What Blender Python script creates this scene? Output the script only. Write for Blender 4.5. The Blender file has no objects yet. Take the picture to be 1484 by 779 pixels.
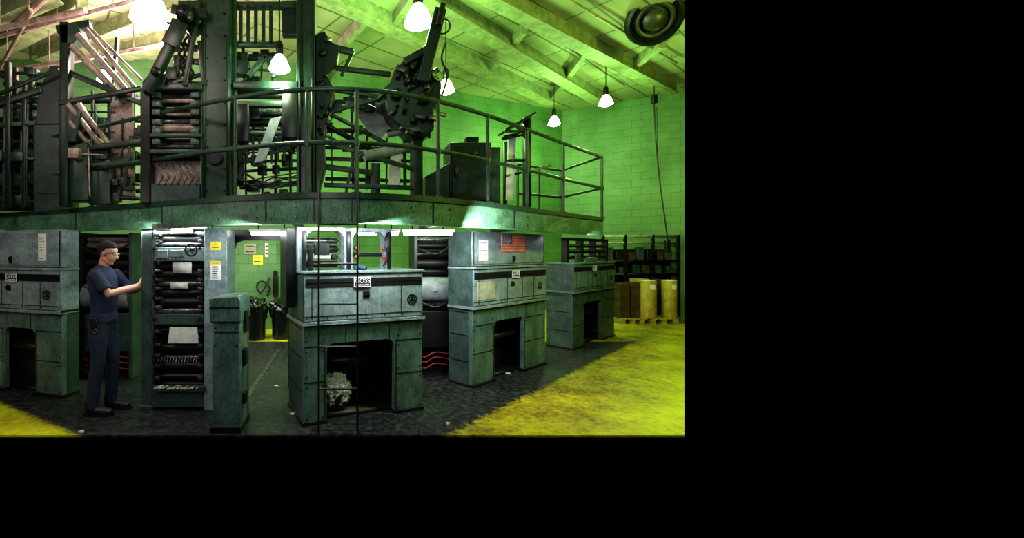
import bpy,bmesh,math,random
import numpy as np
from mathutils import Vector,Matrix,noise
R=random.Random(7)
F=620.;CX=496.;CY=365.;H=1.65
def P(px,py,d): return Vector(((px-CX)/F*d,d,H-(py-CY)/F*d))
def X(px,d): return (px-CX)/F*d
def Z(py,d): return H-(py-CY)/F*d
sc=bpy.context.scene; COL=sc.collection
# ---------------------------------------------------------------- materials
MC={}
def mat(name,col,rough=.5,metal=0.,dirt=None,amt=.5,scale=6.,bump=.08,emit=None,es=0.,stretch=None,trans=0,speck=.45):
    if name in MC: return MC[name]
    m=bpy.data.materials.new(name); m.use_nodes=True; n=m.node_tree.nodes; l=m.node_tree.links
    b=n['Principled BSDF']; b.inputs['Roughness'].default_value=rough; b.inputs['Metallic'].default_value=metal
    tc=n.new('ShaderNodeTexCoord'); mp=n.new('ShaderNodeMapping'); l.new(tc.outputs['Object'],mp.inputs[0])
    if stretch: mp.inputs['Scale'].default_value=stretch
    no=n.new('ShaderNodeTexNoise'); no.inputs['Scale'].default_value=scale; no.inputs['Detail'].default_value=8; no.inputs['Roughness'].default_value=.7
    l.new(mp.outputs[0],no.inputs['Vector'])
    if dirt is None: dirt=tuple(c*.45 for c in col)
    cr=n.new('ShaderNodeValToRGB'); cr.color_ramp.elements[0].position=.5-.28*amt; cr.color_ramp.elements[1].position=.5+.12
    cr.color_ramp.elements[0].color=(*dirt,1); cr.color_ramp.elements[1].color=(*col,1)
    l.new(no.outputs['Fac'],cr.inputs[0])
    if speck and not emit:
        n2=n.new('ShaderNodeTexNoise'); n2.inputs['Scale'].default_value=55; n2.inputs['Detail'].default_value=5; n2.inputs['Roughness'].default_value=.8
        mp2=n.new('ShaderNodeMapping'); mp2.inputs['Scale'].default_value=(1,1,.3); l.new(tc.outputs['Object'],mp2.inputs[0]); l.new(mp2.outputs[0],n2.inputs['Vector'])
        c2=n.new('ShaderNodeValToRGB');c2.color_ramp.elements[0].position=.36;c2.color_ramp.elements[0].color=(1-speck*1.5,)*3+(1,);c2.color_ramp.elements[1].position=.54
        l.new(n2.outputs['Fac'],c2.inputs[0]);mx=n.new('ShaderNodeMix');mx.data_type='RGBA';mx.blend_type='MULTIPLY';mx.inputs[0].default_value=1
        l.new(cr.outputs[0],mx.inputs[6]);l.new(c2.outputs[0],mx.inputs[7]);l.new(mx.outputs[2],b.inputs['Base Color'])
    else: l.new(cr.outputs[0],b.inputs['Base Color'])
    if bump:
        bp=n.new('ShaderNodeBump'); bp.inputs['Strength'].default_value=bump; bp.inputs['Distance'].default_value=.01
        l.new(no.outputs['Fac'],bp.inputs['Height']); l.new(bp.outputs[0],b.inputs['Normal'])
    if emit: b.inputs['Emission Color'].default_value=(*emit,1); b.inputs['Emission Strength'].default_value=es
    if trans: b.inputs['Transmission Weight'].default_value=trans
    MC[name]=m; return m
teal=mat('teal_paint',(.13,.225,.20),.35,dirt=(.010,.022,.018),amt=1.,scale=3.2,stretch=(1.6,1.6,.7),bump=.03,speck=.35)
tealA=mat('shaded_teal',(.06,.105,.095),.42,dirt=(.008,.013,.012),amt=1.,scale=5,bump=.03,speck=.35)  # darker teal: unit side shade put into the colour; also plain dark parts
light=mat('pale_paint',(.29,.37,.385),.3,dirt=(.04,.068,.068),amt=1.,scale=2.6,stretch=(1,1,2.),bump=.02,speck=.3)
dgreen=mat('dark_green_paint',(.012,.032,.019),.4,dirt=(.002,.004,.003),amt=.8,scale=5)
mgreen=mat('fascia_green',(.13,.29,.18),.45,dirt=(.014,.045,.026),amt=1.,scale=3,stretch=(1,1,2.5))
dgreen2=mat('green_column',(.028,.072,.045),.4,dirt=(.004,.012,.008),amt=.8,scale=4)
black=mat('black_grime',(.006,.007,.007),.5,dirt=(.002,.002,.002),speck=0)
dark=mat('dark_steel',(.02,.023,.021),.35,.4,dirt=(.003,.004,.004),speck=0)
steel=mat('worn_steel',(.28,.29,.28),.3,.7,dirt=(.04,.04,.04),scale=9)
pink=mat('rose_roller',(.56,.40,.36),.4,dirt=(.10,.06,.055),scale=5,amt=.8)
paper=mat('newsprint',(.72,.72,.66),.8,dirt=(.5,.5,.46),bump=.03,speck=.1)
greyp=mat('grey_paper_roll',(.30,.33,.34),.6,dirt=(.15,.17,.18),speck=.2)
white=mat('white_print',(.8,.8,.78),.6,dirt=(.6,.6,.6),bump=0,speck=0)
cream=mat('cream_card',(.50,.49,.37),.7,bump=0,speck=.15)
yel=mat('yellow_sign',(.85,.72,.05),.6,dirt=(.6,.5,.04),bump=0,speck=0)
red=mat('red_paint',(.35,.015,.015),.5,speck=0)
fred=mat('flag_red',(.75,.10,.035),.8,dirt=(.65,.08,.025),bump=0,speck=0)
fblue=mat('flag_blue',(.07,.045,.09),.9,bump=0,speck=0)
brass=mat('cream_pipe',(.42,.45,.28),.5)
gold=mat('kraft_gold',(.48,.36,.04),.6,dirt=(.26,.18,.02),amt=.6,speck=.25)
brown=mat('brown_carton',(.10,.05,.018),.6,dirt=(.03,.015,.008))
wood=mat('pallet_wood',(.5,.42,.08),.7,dirt=(.2,.15,.03),stretch=(1,6,6))
beamm=mat('beam_paint',(.34,.40,.21),.6,dirt=(.18,.22,.11),speck=.15)
glow=mat('lamp_glow',(1,1,1),emit=(.65,1,.5),es=4,bump=0)
glowp=mat('lamp_glow_warm',(1,1,1),emit=(1,.75,.7),es=5,bump=0)
hot=mat('lamp_bulb_glow',(1,1,1),emit=(1,1,.95),es=50,bump=0)
tubeg=mat('tube_glow',(1,1,1),emit=(.95,1,.97),es=14,bump=0)
bagp=mat('clear_plastic',(.62,.66,.63),.12,dirt=(.02,.025,.02),amt=1,scale=22,bump=1,speck=0,trans=.2)
bagb=mat('black_plastic',(.005,.010,.008),.22,bump=.5,scale=12,speck=0)
# ---------------------------------------------------------------- geometry helpers
def wm(o):
    M=o.matrix_basis.copy()
    while o.parent: o=o.parent; M=o.matrix_basis@M
    return M
def info(o,label=None,cat=None,group=None,kind=None):
    if label:o['label']=label
    if cat:o['category']=cat
    if group:o['group']=group
    if kind:o['kind']=kind
def T(name,label,cat,loc,rot=0,group=None):
    e=bpy.data.objects.new(name,None); e.empty_display_size=.2
    e.matrix_basis=Matrix.Translation(Vector(loc))@Matrix.Rotation(rot,4,'Z'); COL.objects.link(e); info(e,label,cat,group); return e
SPLIT={'link_arm','gear_housing','cross_member','bearing_block','diagonal_arm','frame_bar','tie_bar','linkage','pivot_hub','top_rail','shelf','post','support_post','cross_panel','column_rib','turning_bar','air_hose','cable','leg','slat','paper_web','roller','hanger_rod','foot_plate','recess_tray','dark_trim','cross_brace','door_handle'}
class G:
    def __init__(s): s.bm=bmesh.new()
    def hexa(s,v):
        v=[s.bm.verts.new(p) for p in v]
        for f in ((0,1,2,3),(7,6,5,4),(0,4,5,1),(1,5,6,2),(2,6,7,3),(3,7,4,0)): s.bm.faces.new([v[i] for i in f])
        return s
    def box(s,x0,x1,y0,y1,z0,z1):
        return s.hexa([(x0,y0,z0),(x1,y0,z0),(x1,y1,z0),(x0,y1,z0),(x0,y0,z1),(x1,y0,z1),(x1,y1,z1),(x0,y1,z1)])
    def pbox(s,px0,px1,py0,py1,d,t):
        z0,z1=Z(py1,d),Z(py0,d); return s.box(X(px0,d),X(px1,d),d,d+t,z0,z1)
    def bar(s,a,b,w,h):
        a=Vector(a);b=Vector(b);d=(b-a).normalized(); u=Vector((0,1,0)) if abs(d.z)>.7 else Vector((0,0,1))
        sd=d.cross(u).normalized(); up=sd.cross(d).normalized(); sd*=w/2; up*=h/2
        return s.hexa([a-sd-up,a+sd-up,a+sd+up,a-sd+up,b-sd-up,b+sd-up,b+sd+up,b-sd+up])
    def loft(s,rings):
        prev=None
        for r in rings:
            vs=[s.bm.verts.new(p) for p in r]
            if prev:
                k=len(vs)
                for i in range(k): s.bm.faces.new((prev[i],prev[(i+1)%k],vs[(i+1)%k],vs[i]))
            else: s.bm.faces.new(vs[::-1])
            prev=vs
        s.bm.faces.new(prev); return s
    def frame(s,d):
        d=Vector(d).normalized(); u=Vector((0,0,1)) if abs(d.z)<.9 else Vector((1,0,0))
        a=d.cross(u).normalized(); return a,d.cross(a).normalized()
    def cyl(s,a,b,r,r2=None,n=16):
        a=Vector(a);b=Vector(b);r2=r if r2 is None else r2; u,v=s.frame(b-a)
        return s.loft([[c+(u*math.cos(t)+v*math.sin(t))*q for t in [2*math.pi*i/n for i in range(n)]] for c,q in((a,r),(b,r2))])
    def tube(s,pts,r,n=8,cub=False):
        pts=[Vector(p) for p in pts]
        if cub and len(pts)>2:
            o=[];pp=[2*pts[0]-pts[1]]+pts+[2*pts[-1]-pts[-2]]
            for i in range(1,len(pp)-2):
                for k in range(6):
                    t=k/6; a,b,c,d=pp[i-1:i+3]
                    o.append(.5*((2*b)+(c-a)*t+(2*a-5*b+4*c-d)*t*t+(3*b-a-3*c+d)*t**3))
            pts=o+[pts[-1]]
        rs=r if isinstance(r,(list,tuple)) else [r]*len(pts); rings=[];pu=None
        for i,p in enumerate(pts):
            d=(pts[min(i+1,len(pts)-1)]-pts[max(i-1,0)]).normalized()
            if pu is None: u,v=s.frame(d)
            else:
                u=(pu-d*pu.dot(d)).normalized(); v=d.cross(u)
            pu=u; rings.append([p+(u*math.cos(t)+v*math.sin(t))*rs[i] for t in [2*math.pi*k/n for k in range(n)]])
        return s.loft(rings)
    def ell(s,c,r,n=16,m=10,rot=None):
        M=Matrix.Translation(Vector(c))@(rot.to_4x4() if rot else Matrix())@Matrix.Diagonal((*r,1))
        bmesh.ops.create_uvsphere(s.bm,u_segments=n,v_segments=m,radius=1,matrix=M); return s
    def poly(s,pts,y0,y1):
        a=[s.bm.verts.new((x,y0,z)) for x,z in pts]; b=[s.bm.verts.new((x,y1,z)) for x,z in pts]; k=len(pts)
        s.bm.faces.new(a); s.bm.faces.new(b[::-1])
        for i in range(k): s.bm.faces.new((a[i],b[i],b[(i+1)%k],a[(i+1)%k]))
        return s
    def ppoly(s,pts,d,t): return s.poly([(X(x,d),Z(y,d)) for x,y in pts],d,d+t)
    def lathe(s,prof,c,axis=(0,0,1),n=24):
        c=Vector(c);ax=Vector(axis).normalized();u,v=s.frame(ax)
        return s.loft([[c+ax*h+(u*math.cos(t)+v*math.sin(t))*max(r,.0005) for t in [2*math.pi*k/n for k in range(n)]] for r,h in prof])
    def ring(s,c,axis,R_,r,n=28,m=8):
        c=Vector(c);u,v=s.frame(axis);ax=Vector(axis).normalized();g=[]
        for i in range(n):
            t=2*math.pi*i/n; q=u*math.cos(t)+v*math.sin(t)
            g.append([s.bm.verts.new(c+q*(R_+r*math.cos(w))+ax*r*math.sin(w)) for w in [2*math.pi*k/m for k in range(m)]])
        for i in range(n):
            for k in range(m): s.bm.faces.new((g[i][k],g[(i+1)%n][k],g[(i+1)%n][(k+1)%m],g[i][(k+1)%m]))
        return s
    def obj(s,name,m,par=None,world=True,M=None,label=None,cat=None,bev=0,group=None,kind=None,remesh=0):
        bm=s.bm
        if M is not None: bm.transform(M)
        loc=Vector((0,0,0))
        if par is not None:
            if world or M is not None: bm.transform(wm(par).inverted())
        elif kind!='structure':
            xs=[v.co for v in bm.verts]; loc=Vector(((min(v.x for v in xs)+max(v.x for v in xs))/2,(min(v.y for v in xs)+max(v.y for v in xs))/2,min(v.z for v in xs)))
            bmesh.ops.translate(bm,verts=bm.verts,vec=-loc)
        bmesh.ops.recalc_face_normals(bm,faces=bm.faces)
        for f in bm.faces: f.smooth=True
        if not remesh:
            for e in bm.edges:
                if len(e.link_faces)==2 and e.calc_face_angle(0)>.6: e.smooth=False
        if name in SPLIT and par is not None:
            seen=set();isl=[]
            for v in bm.verts:
                if v in seen: continue
                st=[v];seen.add(v);cur=[]
                while st:
                    q=st.pop();cur.append(q)
                    for e in q.link_edges:
                        w=e.other_vert(q)
                        if w not in seen: seen.add(w);st.append(w)
                isl.append(cur)
            if len(isl)>1:
                o=None
                for cur in isl:
                    b2=bmesh.new();mp={v:b2.verts.new(v.co) for v in cur};fs={f for v in cur for f in v.link_faces}
                    for f in fs: nf=b2.faces.new([mp[v] for v in f.verts]);nf.smooth=True
                    for e in b2.edges:
                        if len(e.link_faces)==2 and e.calc_face_angle(0)>.6: e.smooth=False
                    o=s.fin(b2,name,m,par,loc,bev,label,cat,group,kind)
                bm.free();return o
        return s.fin(bm,name,m,par,loc,bev,label,cat,group,kind,remesh)
    def fin(s,bm,name,m,par,loc,bev,label,cat,group,kind,remesh=0):
        me=bpy.data.meshes.new(name); bm.to_mesh(me); bm.free()
        for q in (m if isinstance(m,list) else [m]): me.materials.append(q)
        o=bpy.data.objects.new(name,me); COL.objects.link(o); o.location=loc
        if remesh:
            k=o.modifiers.new('r','REMESH');k.mode='VOXEL';k.voxel_size=remesh;k.use_smooth_shade=True
            k=o.modifiers.new('s','SMOOTH');k.factor=.5;k.iterations=4
            bpy.context.view_layer.update(); me2=bpy.data.meshes.new_from_object(o.evaluated_get(bpy.context.evaluated_depsgraph_get()))
            o.modifiers.clear(); o.data=me2
            me2.materials.clear(); me2.materials.append(m)
        if par is not None: o.parent=par
        if bev:
            k=o.modifiers.new('b','BEVEL');k.width=bev;k.segments=2;k.limit_method='ANGLE'
        info(o,label,cat,group,kind); return o
def text(body,size,c,par,m,name='lettering'):
    cu=bpy.data.curves.new('t','FONT'); cu.body=body; cu.size=size; cu.extrude=.001; cu.align_x='CENTER'; cu.align_y='CENTER'
    t=bpy.data.objects.new('t',cu); COL.objects.link(t); bpy.context.view_layer.update()
    me=bpy.data.meshes.new_from_object(t.evaluated_get(bpy.context.evaluated_depsgraph_get())); bpy.data.objects.remove(t)
    for v in me.vertices: x,y,z=v.co; v.co=(x+c[0],c[1]-z,y+c[2])
    me.materials.clear(); me.materials.append(m); o=bpy.data.objects.new(name,me); COL.objects.link(o); o.parent=par; return o
# ---------------------------------------------------------------- room
HC=4.13; ZC=H+HC
P1=(-1.42,9.2);P2=(6.43,12.5);P3=(8.8,11.0)
def nodes_mat(name):
    m=bpy.data.materials.new(name); m.use_nodes=True; return m,m.node_tree.nodes,m.node_tree.links
def mathn(n,l,op,a,b=None,c=None):
    k=n.new('ShaderNodeMath');k.operation=op
    for i,v in enumerate((a,b,c)):
        if v is None: continue
        if isinstance(v,(int,float)): k.inputs[i].default_value=v
        else: l.new(v,k.inputs[i])
    return k.outputs[0]
def wallmat(name,c1,c2,mort,bw=.42,bh=.2):
    m,n,l=nodes_mat(name); b=n['Principled BSDF']; b.inputs['Roughness'].default_value=.5
    tc=n.new('ShaderNodeTexCoord'); sp=n.new('ShaderNodeSeparateXYZ'); cb=n.new('ShaderNodeCombineXYZ'); l.new(tc.outputs['Object'],sp.inputs[0])
    l.new(sp.outputs[0],cb.inputs[0]); l.new(sp.outputs[2],cb.inputs[1])
    br=n.new('ShaderNodeTexBrick'); l.new(cb.outputs[0],br.inputs['Vector']); br.inputs['Scale'].default_value=1
    br.inputs['Brick Width'].default_value=bw; br.inputs['Row Height'].default_value=bh; br.inputs['Mortar Size'].default_value=.006; br.inputs['Mortar Smooth'].default_value=.4
    br.inputs['Color1'].default_value=(*c1,1);br.inputs['Color2'].default_value=(*c2,1);br.inputs['Mortar'].default_value=(*mort,1)
    no=n.new('ShaderNodeTexNoise');no.inputs['Scale'].default_value=.8;no.inputs['Detail'].default_value=10;no.inputs['Roughness'].default_value=.65;l.new(tc.outputs['Object'],no.inputs['Vector'])
    mx=n.new('ShaderNodeMix');mx.data_type='RGBA';mx.blend_type='MULTIPLY';mx.inputs[0].default_value=.85
    cr=n.new('ShaderNodeValToRGB');cr.color_ramp.elements[0].position=.34;cr.color_ramp.elements[0].color=(.42,.5,.42,1);cr.color_ramp.elements[1].position=.64
    l.new(no.outputs['Fac'],cr.inputs[0]);l.new(br.outputs['Color'],mx.inputs[6]);l.new(cr.outputs[0],mx.inputs[7]);l.new(mx.outputs[2],b.inputs['Base Color'])
    bp=n.new('ShaderNodeBump');bp.inputs['Strength'].default_value=.3;bp.inputs['Distance'].default_value=.006;bp.invert=True;l.new(br.outputs['Fac'],bp.inputs['Height']);l.new(bp.outputs[0],b.inputs['Normal'])
    return m
wmat=wallmat('painted_block',(.125,.26,.105),(.14,.285,.12),(.07,.165,.065))
def wall(name,a,b,tk=.2):
    a=Vector((*a,0));b=Vector((*b,0));L=(b-a).length;ang=math.atan2(b.y-a.y,b.x-a.x)
    o=G().box(0,L,0,tk,0,ZC).obj(name,wmat,kind='structure'); o.matrix_basis=Matrix.Translation(a)@Matrix.Rotation(ang,4,'Z'); return o
wall('wall_left',(-10,9.2),P1); wall('wall_back',P1,P2); wall('wall_right',P2,P3,.1)
m,n,l=nodes_mat('shop_floor'); b=n['Principled BSDF']
tc=n.new('ShaderNodeTexCoord'); sp=n.new('ShaderNodeSeparateXYZ'); l.new(tc.outputs['Object'],sp.inputs[0])
no=n.new('ShaderNodeTexNoise');no.inputs['Scale'].default_value=1.3;no.inputs['Detail'].default_value=10;no.inputs['Roughness'].default_value=.72;l.new(tc.outputs['Object'],no.inputs['Vector'])
nf=n.new('ShaderNodeTexNoise');nf.inputs['Scale'].default_value=14;nf.inputs['Detail'].default_value=8;nf.inputs['Roughness'].default_value=.8;l.new(tc.outputs['Object'],nf.inputs['Vector'])
nn=mathn(n,l,'MULTIPLY_ADD',nf.outputs['Fac'],1.0,-.5)
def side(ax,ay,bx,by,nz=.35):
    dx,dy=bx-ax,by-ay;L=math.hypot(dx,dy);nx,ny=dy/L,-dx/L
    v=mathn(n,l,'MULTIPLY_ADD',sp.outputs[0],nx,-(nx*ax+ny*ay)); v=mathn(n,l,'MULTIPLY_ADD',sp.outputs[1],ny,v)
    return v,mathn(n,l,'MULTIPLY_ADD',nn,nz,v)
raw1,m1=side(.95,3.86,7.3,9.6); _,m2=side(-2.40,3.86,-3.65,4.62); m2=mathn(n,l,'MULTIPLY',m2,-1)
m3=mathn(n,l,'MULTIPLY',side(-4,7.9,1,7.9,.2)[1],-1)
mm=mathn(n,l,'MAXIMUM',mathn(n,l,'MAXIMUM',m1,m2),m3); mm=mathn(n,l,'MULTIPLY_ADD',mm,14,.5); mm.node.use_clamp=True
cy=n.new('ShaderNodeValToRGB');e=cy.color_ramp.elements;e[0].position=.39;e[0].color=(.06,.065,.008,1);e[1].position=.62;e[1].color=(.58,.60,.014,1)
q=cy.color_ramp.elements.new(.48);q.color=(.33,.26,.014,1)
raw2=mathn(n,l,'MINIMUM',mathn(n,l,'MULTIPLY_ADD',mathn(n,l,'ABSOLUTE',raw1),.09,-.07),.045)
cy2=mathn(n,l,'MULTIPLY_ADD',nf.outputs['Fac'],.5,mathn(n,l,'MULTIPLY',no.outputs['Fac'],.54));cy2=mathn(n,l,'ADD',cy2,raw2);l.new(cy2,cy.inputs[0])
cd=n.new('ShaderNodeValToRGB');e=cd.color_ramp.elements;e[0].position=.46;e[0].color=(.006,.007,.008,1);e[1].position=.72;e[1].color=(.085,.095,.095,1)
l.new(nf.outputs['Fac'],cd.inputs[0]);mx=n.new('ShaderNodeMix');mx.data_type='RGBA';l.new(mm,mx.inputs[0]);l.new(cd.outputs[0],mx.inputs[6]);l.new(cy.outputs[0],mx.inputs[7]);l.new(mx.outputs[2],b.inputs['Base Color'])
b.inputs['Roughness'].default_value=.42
bp=n.new('ShaderNodeBump');bp.inputs['Strength'].default_value=.3;bp.inputs['Distance'].default_value=.01;l.new(nf.outputs['Fac'],bp.inputs['Height']);l.new(bp.outputs[0],b.inputs['Normal'])
fm=m
D0=H*F/265.
def slab(name,pts,z0,z1,m):
    g=G();a=[g.bm.verts.new((x,y,z0)) for x,y in pts];c=[g.bm.verts.new((x,y,z1)) for x,y in pts];k=len(pts)
    g.bm.faces.new(a);g.bm.faces.new(c)
    for i in range(k): g.bm.faces.new((a[i],c[i],c[(i+1)%k],a[(i+1)%k]))
    return g.obj(name,m,kind='structure')
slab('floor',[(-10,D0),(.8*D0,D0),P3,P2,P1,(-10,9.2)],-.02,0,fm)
m,n,l=nodes_mat('ceiling_deck'); b=n['Principled BSDF'];b.inputs['Roughness'].default_value=.7
tc=n.new('ShaderNodeTexCoord');mp=n.new('ShaderNodeMapping');mp.inputs['Rotation'].default_value=(0,0,-.63);l.new(tc.outputs['Object'],mp.inputs[0])
br=n.new('ShaderNodeTexBrick');br.offset=0;l.new(mp.outputs[0],br.inputs['Vector']);br.inputs['Scale'].default_value=1;br.inputs['Brick Width'].default_value=1.1;br.inputs['Row Height'].default_value=.55;br.inputs['Mortar Size'].default_value=.02
br.inputs['Color1'].default_value=(.37,.41,.23,1);br.inputs['Color2'].default_value=(.42,.46,.26,1);br.inputs['Mortar'].default_value=(.13,.16,.075,1)
no=n.new('ShaderNodeTexNoise');no.inputs['Scale'].default_value=1.2;no.inputs['Detail'].default_value=6;l.new(tc.outputs['Object'],no.inputs['Vector'])
cr=n.new('ShaderNodeValToRGB');cr.color_ramp.elements[0].position=.3;cr.color_ramp.elements[0].color=(.6,.6,.55,1);cr.color_ramp.elements[1].position=.6
mx=n.new('ShaderNodeMix');mx.data_type='RGBA';mx.blend_type='MULTIPLY';mx.inputs[0].default_value=.8;l.new(no.outputs['Fac'],cr.inputs[0]);l.new(br.outputs['Color'],mx.inputs[6]);l.new(cr.outputs[0],mx.inputs[7]);l.new(mx.outputs[2],b.inputs['Base Color'])
slab('ceiling',[(-10,2.5),(2.0,2.5),P3,P2,P1,(-10,9.2)],ZC,ZC+.05,m)
hb=HC-.28
def C(px,py,h=hb): d=h*F/(CY-py); return Vector((X(px,d),d,H+h+.14))
bl=[(C(560,-30),C(880,157)),(C(655,-25),C(975,137)),(C(380,-40),C(800,152)),(C(60,90),C(290,8)),(C(-90,125),C(120,15)),(C(-60,60),C(80,0)),(C(180,85),C(420,15))]
for i,(a,c) in enumerate(bl): G().bar(a,c,.16,.28).bar(a-Vector((0,0,.13)),c-Vector((0,0,.13)),.26,.03).obj('trim_%d'%(i+1),beamm,kind='structure')
cx_=[(C(695,128),C(760,55)),(C(800,150),C(850,85)),(C(560,60),C(600,5)),(C(900,120),C(960,75)),(C(480,95),C(540,30))]
for i,(a,c) in enumerate(cx_): G().bar(a+Vector((0,0,.04)),c+Vector((0,0,.04)),.12,.2).obj('trim_%d'%(i+8),beamm,kind='structure')
def conduit(a,c,r,dz,m_):
    a.z=c.z=ZC-dz
    g=G().cyl(a,c,r,n=10)
    for t in (.05,.5,.95): q=a.lerp(c,t);g.cyl(q,(q.x,q.y,ZC-.002),.01,n=6)
    g.obj('conduit_pipe',m_,label='long painted conduit pipe running under the ceiling' if m_ is brass else 'long pale rose pipe running under the ceiling',cat='pipe',group='ceiling conduits')
conduit(C(700,-10,4.0),C(905,125,4.0),.02,.12,brass);conduit(C(790,-20,4.0),C(980,92,4.0),.025,.12,brass)
for k,(a,c,r) in enumerate([((-5.5,7.2),(-3.2,5.5),.05),((-6.5,7.6),(-2.7,6.2),.035),((-7,8.7),(-2.9,7.4),.04),((-7.4,9.0),(-4.5,6.2),.03),((-6.8,7.0),(-3.6,6.0),.04),((-7.0,8.0),(-3.2,6.9),.03)]):
    conduit(Vector((*a,0)),Vector((*c,0)),r,.3+.11*k,pink)
# ---------------------------------------------------------------- walkway
kp=np.array([(-60,6.5),(0,6.1),(130,5.2),(230,4.67),(340,4.2),(450,3.95),(515,3.95),(600,4.15),(640,4.32),(730,4.95),(800,5.65),(872,6.8)])
cf=np.polyfit(kp[:,0],1/kp[:,1],5)
def AD(px): return 1/float(np.polyval(cf,px))
def A(px,z,off=0): d=AD(px); return Vector((X(px,d),d+off,z))
apx=list(np.linspace(-60,874,48)); ZD=2.17; ZB=1.93
def ribbon(o0,o1,z0,z1):
    g=G();prev=None
    for px in apx:
        vs=[g.bm.verts.new(p) for p in (A(px,z0,o0),A(px,z0,o1),A(px,z1,o1),A(px,z1,o0))]
        if prev:
            for i in range(4): g.bm.faces.new((prev[i],prev[(i+1)%4],vs[(i+1)%4],vs[i]))
        else: g.bm.faces.new(vs[::-1])
        prev=vs
    g.bm.faces.new(prev);return g
W=T('walkway','worn green steel overhead walkway curving above the printing units','walkway',(0,4.6,ZB))
ribbon(0,.03,ZB,ZD-.02).obj('fascia_beam',mgreen,W)
ribbon(-.02,.06,ZD-.025,ZD+.03).obj('top_flange',dgreen2,W)
ribbon(-.015,.06,ZB-.02,ZB).obj('bottom_flange',mgreen,W)
ribbon(.03,1.2,ZD-.05,ZD-.02).obj('deck_plate',dark,W)
g=G()
for px in np.arange(-20,870,56):
    for z in (1.98,2.08): a=A(px,z); g.cyl(a-Vector((0,.012,0)),a+Vector((0,.02,0)),.008,n=8)
g.obj('bolt_row',steel,W)
for px in (110,235,385,455,510,628,745): a=A(px,2.04); G().box(a.x-.006,a.x+.006,a.y-.008,a.y+.01,ZB,ZD-.03).obj('joint_strip',black,W)
for px in (40,230,420,640,760): 
    a=A(px,2.04,.03); G().box(a.x-.03,a.x+.03,a.y,a.y+1.1,ZB,ZD-.05).obj('cross_joist',dgreen,W)
RL=T('guard_railing','dark green pipe guard railing along the walkway edge','railing',(0,4.6,ZD+.03))
ZR=3.17;ZM=2.67
for z in (ZR,ZM): G().tube([A(px,z,.03) for px in apx],.022,n=10).obj('rail',mat('rail_green',(.05,.12,.075),.35,dirt=(.008,.02,.013),amt=.8),RL)
E=A(874,0,.03)
for z in (ZR,ZM): G().tube([Vector((E.x,E.y,z)),Vector((E.x-.05,E.y+1.15,z)),Vector((E.x-1.1,E.y+.6,z))],.02).obj('rail',dgreen,RL)
for px in (-20,55,131,215,340,445,517,636,708,765,818,874):
    a=A(px,ZD+.03,.03); G().cyl(a,(a.x,a.y,ZR),.02,n=12).lathe([(.045,0),(.045,.01),(.02,.012)],a,n=12).lathe([(.03,-.03),(.03,.03)],(a.x,a.y,ZM),n=12).obj('railing_post',dgreen2,RL)
for q in ((E.x-.05,E.y+1.15),(E.x-.6,E.y+.88),(E.x-1.1,E.y+.6)): G().cyl((*q,ZD-.02),(*q,ZR),.02,n=10).obj('railing_post',dgreen,RL)
LD=T('ladder','dark steel access ladder leaning against the walkway edge','ladder',(X(490,3.88),3.88,0))
lx0,lx1=X(462,3.88),X(518,3.88)
for x in (lx0,lx1): G().box(x-.009,x+.009,3.868,3.893,0,2.30).obj('side_rail',dark,LD,bev=.003)
for py in (622,563,502,440,382,325): z=Z(py,3.88); G().cyl((lx0,3.88,z),(lx1,3.88,z),.008,n=10).obj('rung',dark,LD)
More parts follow.
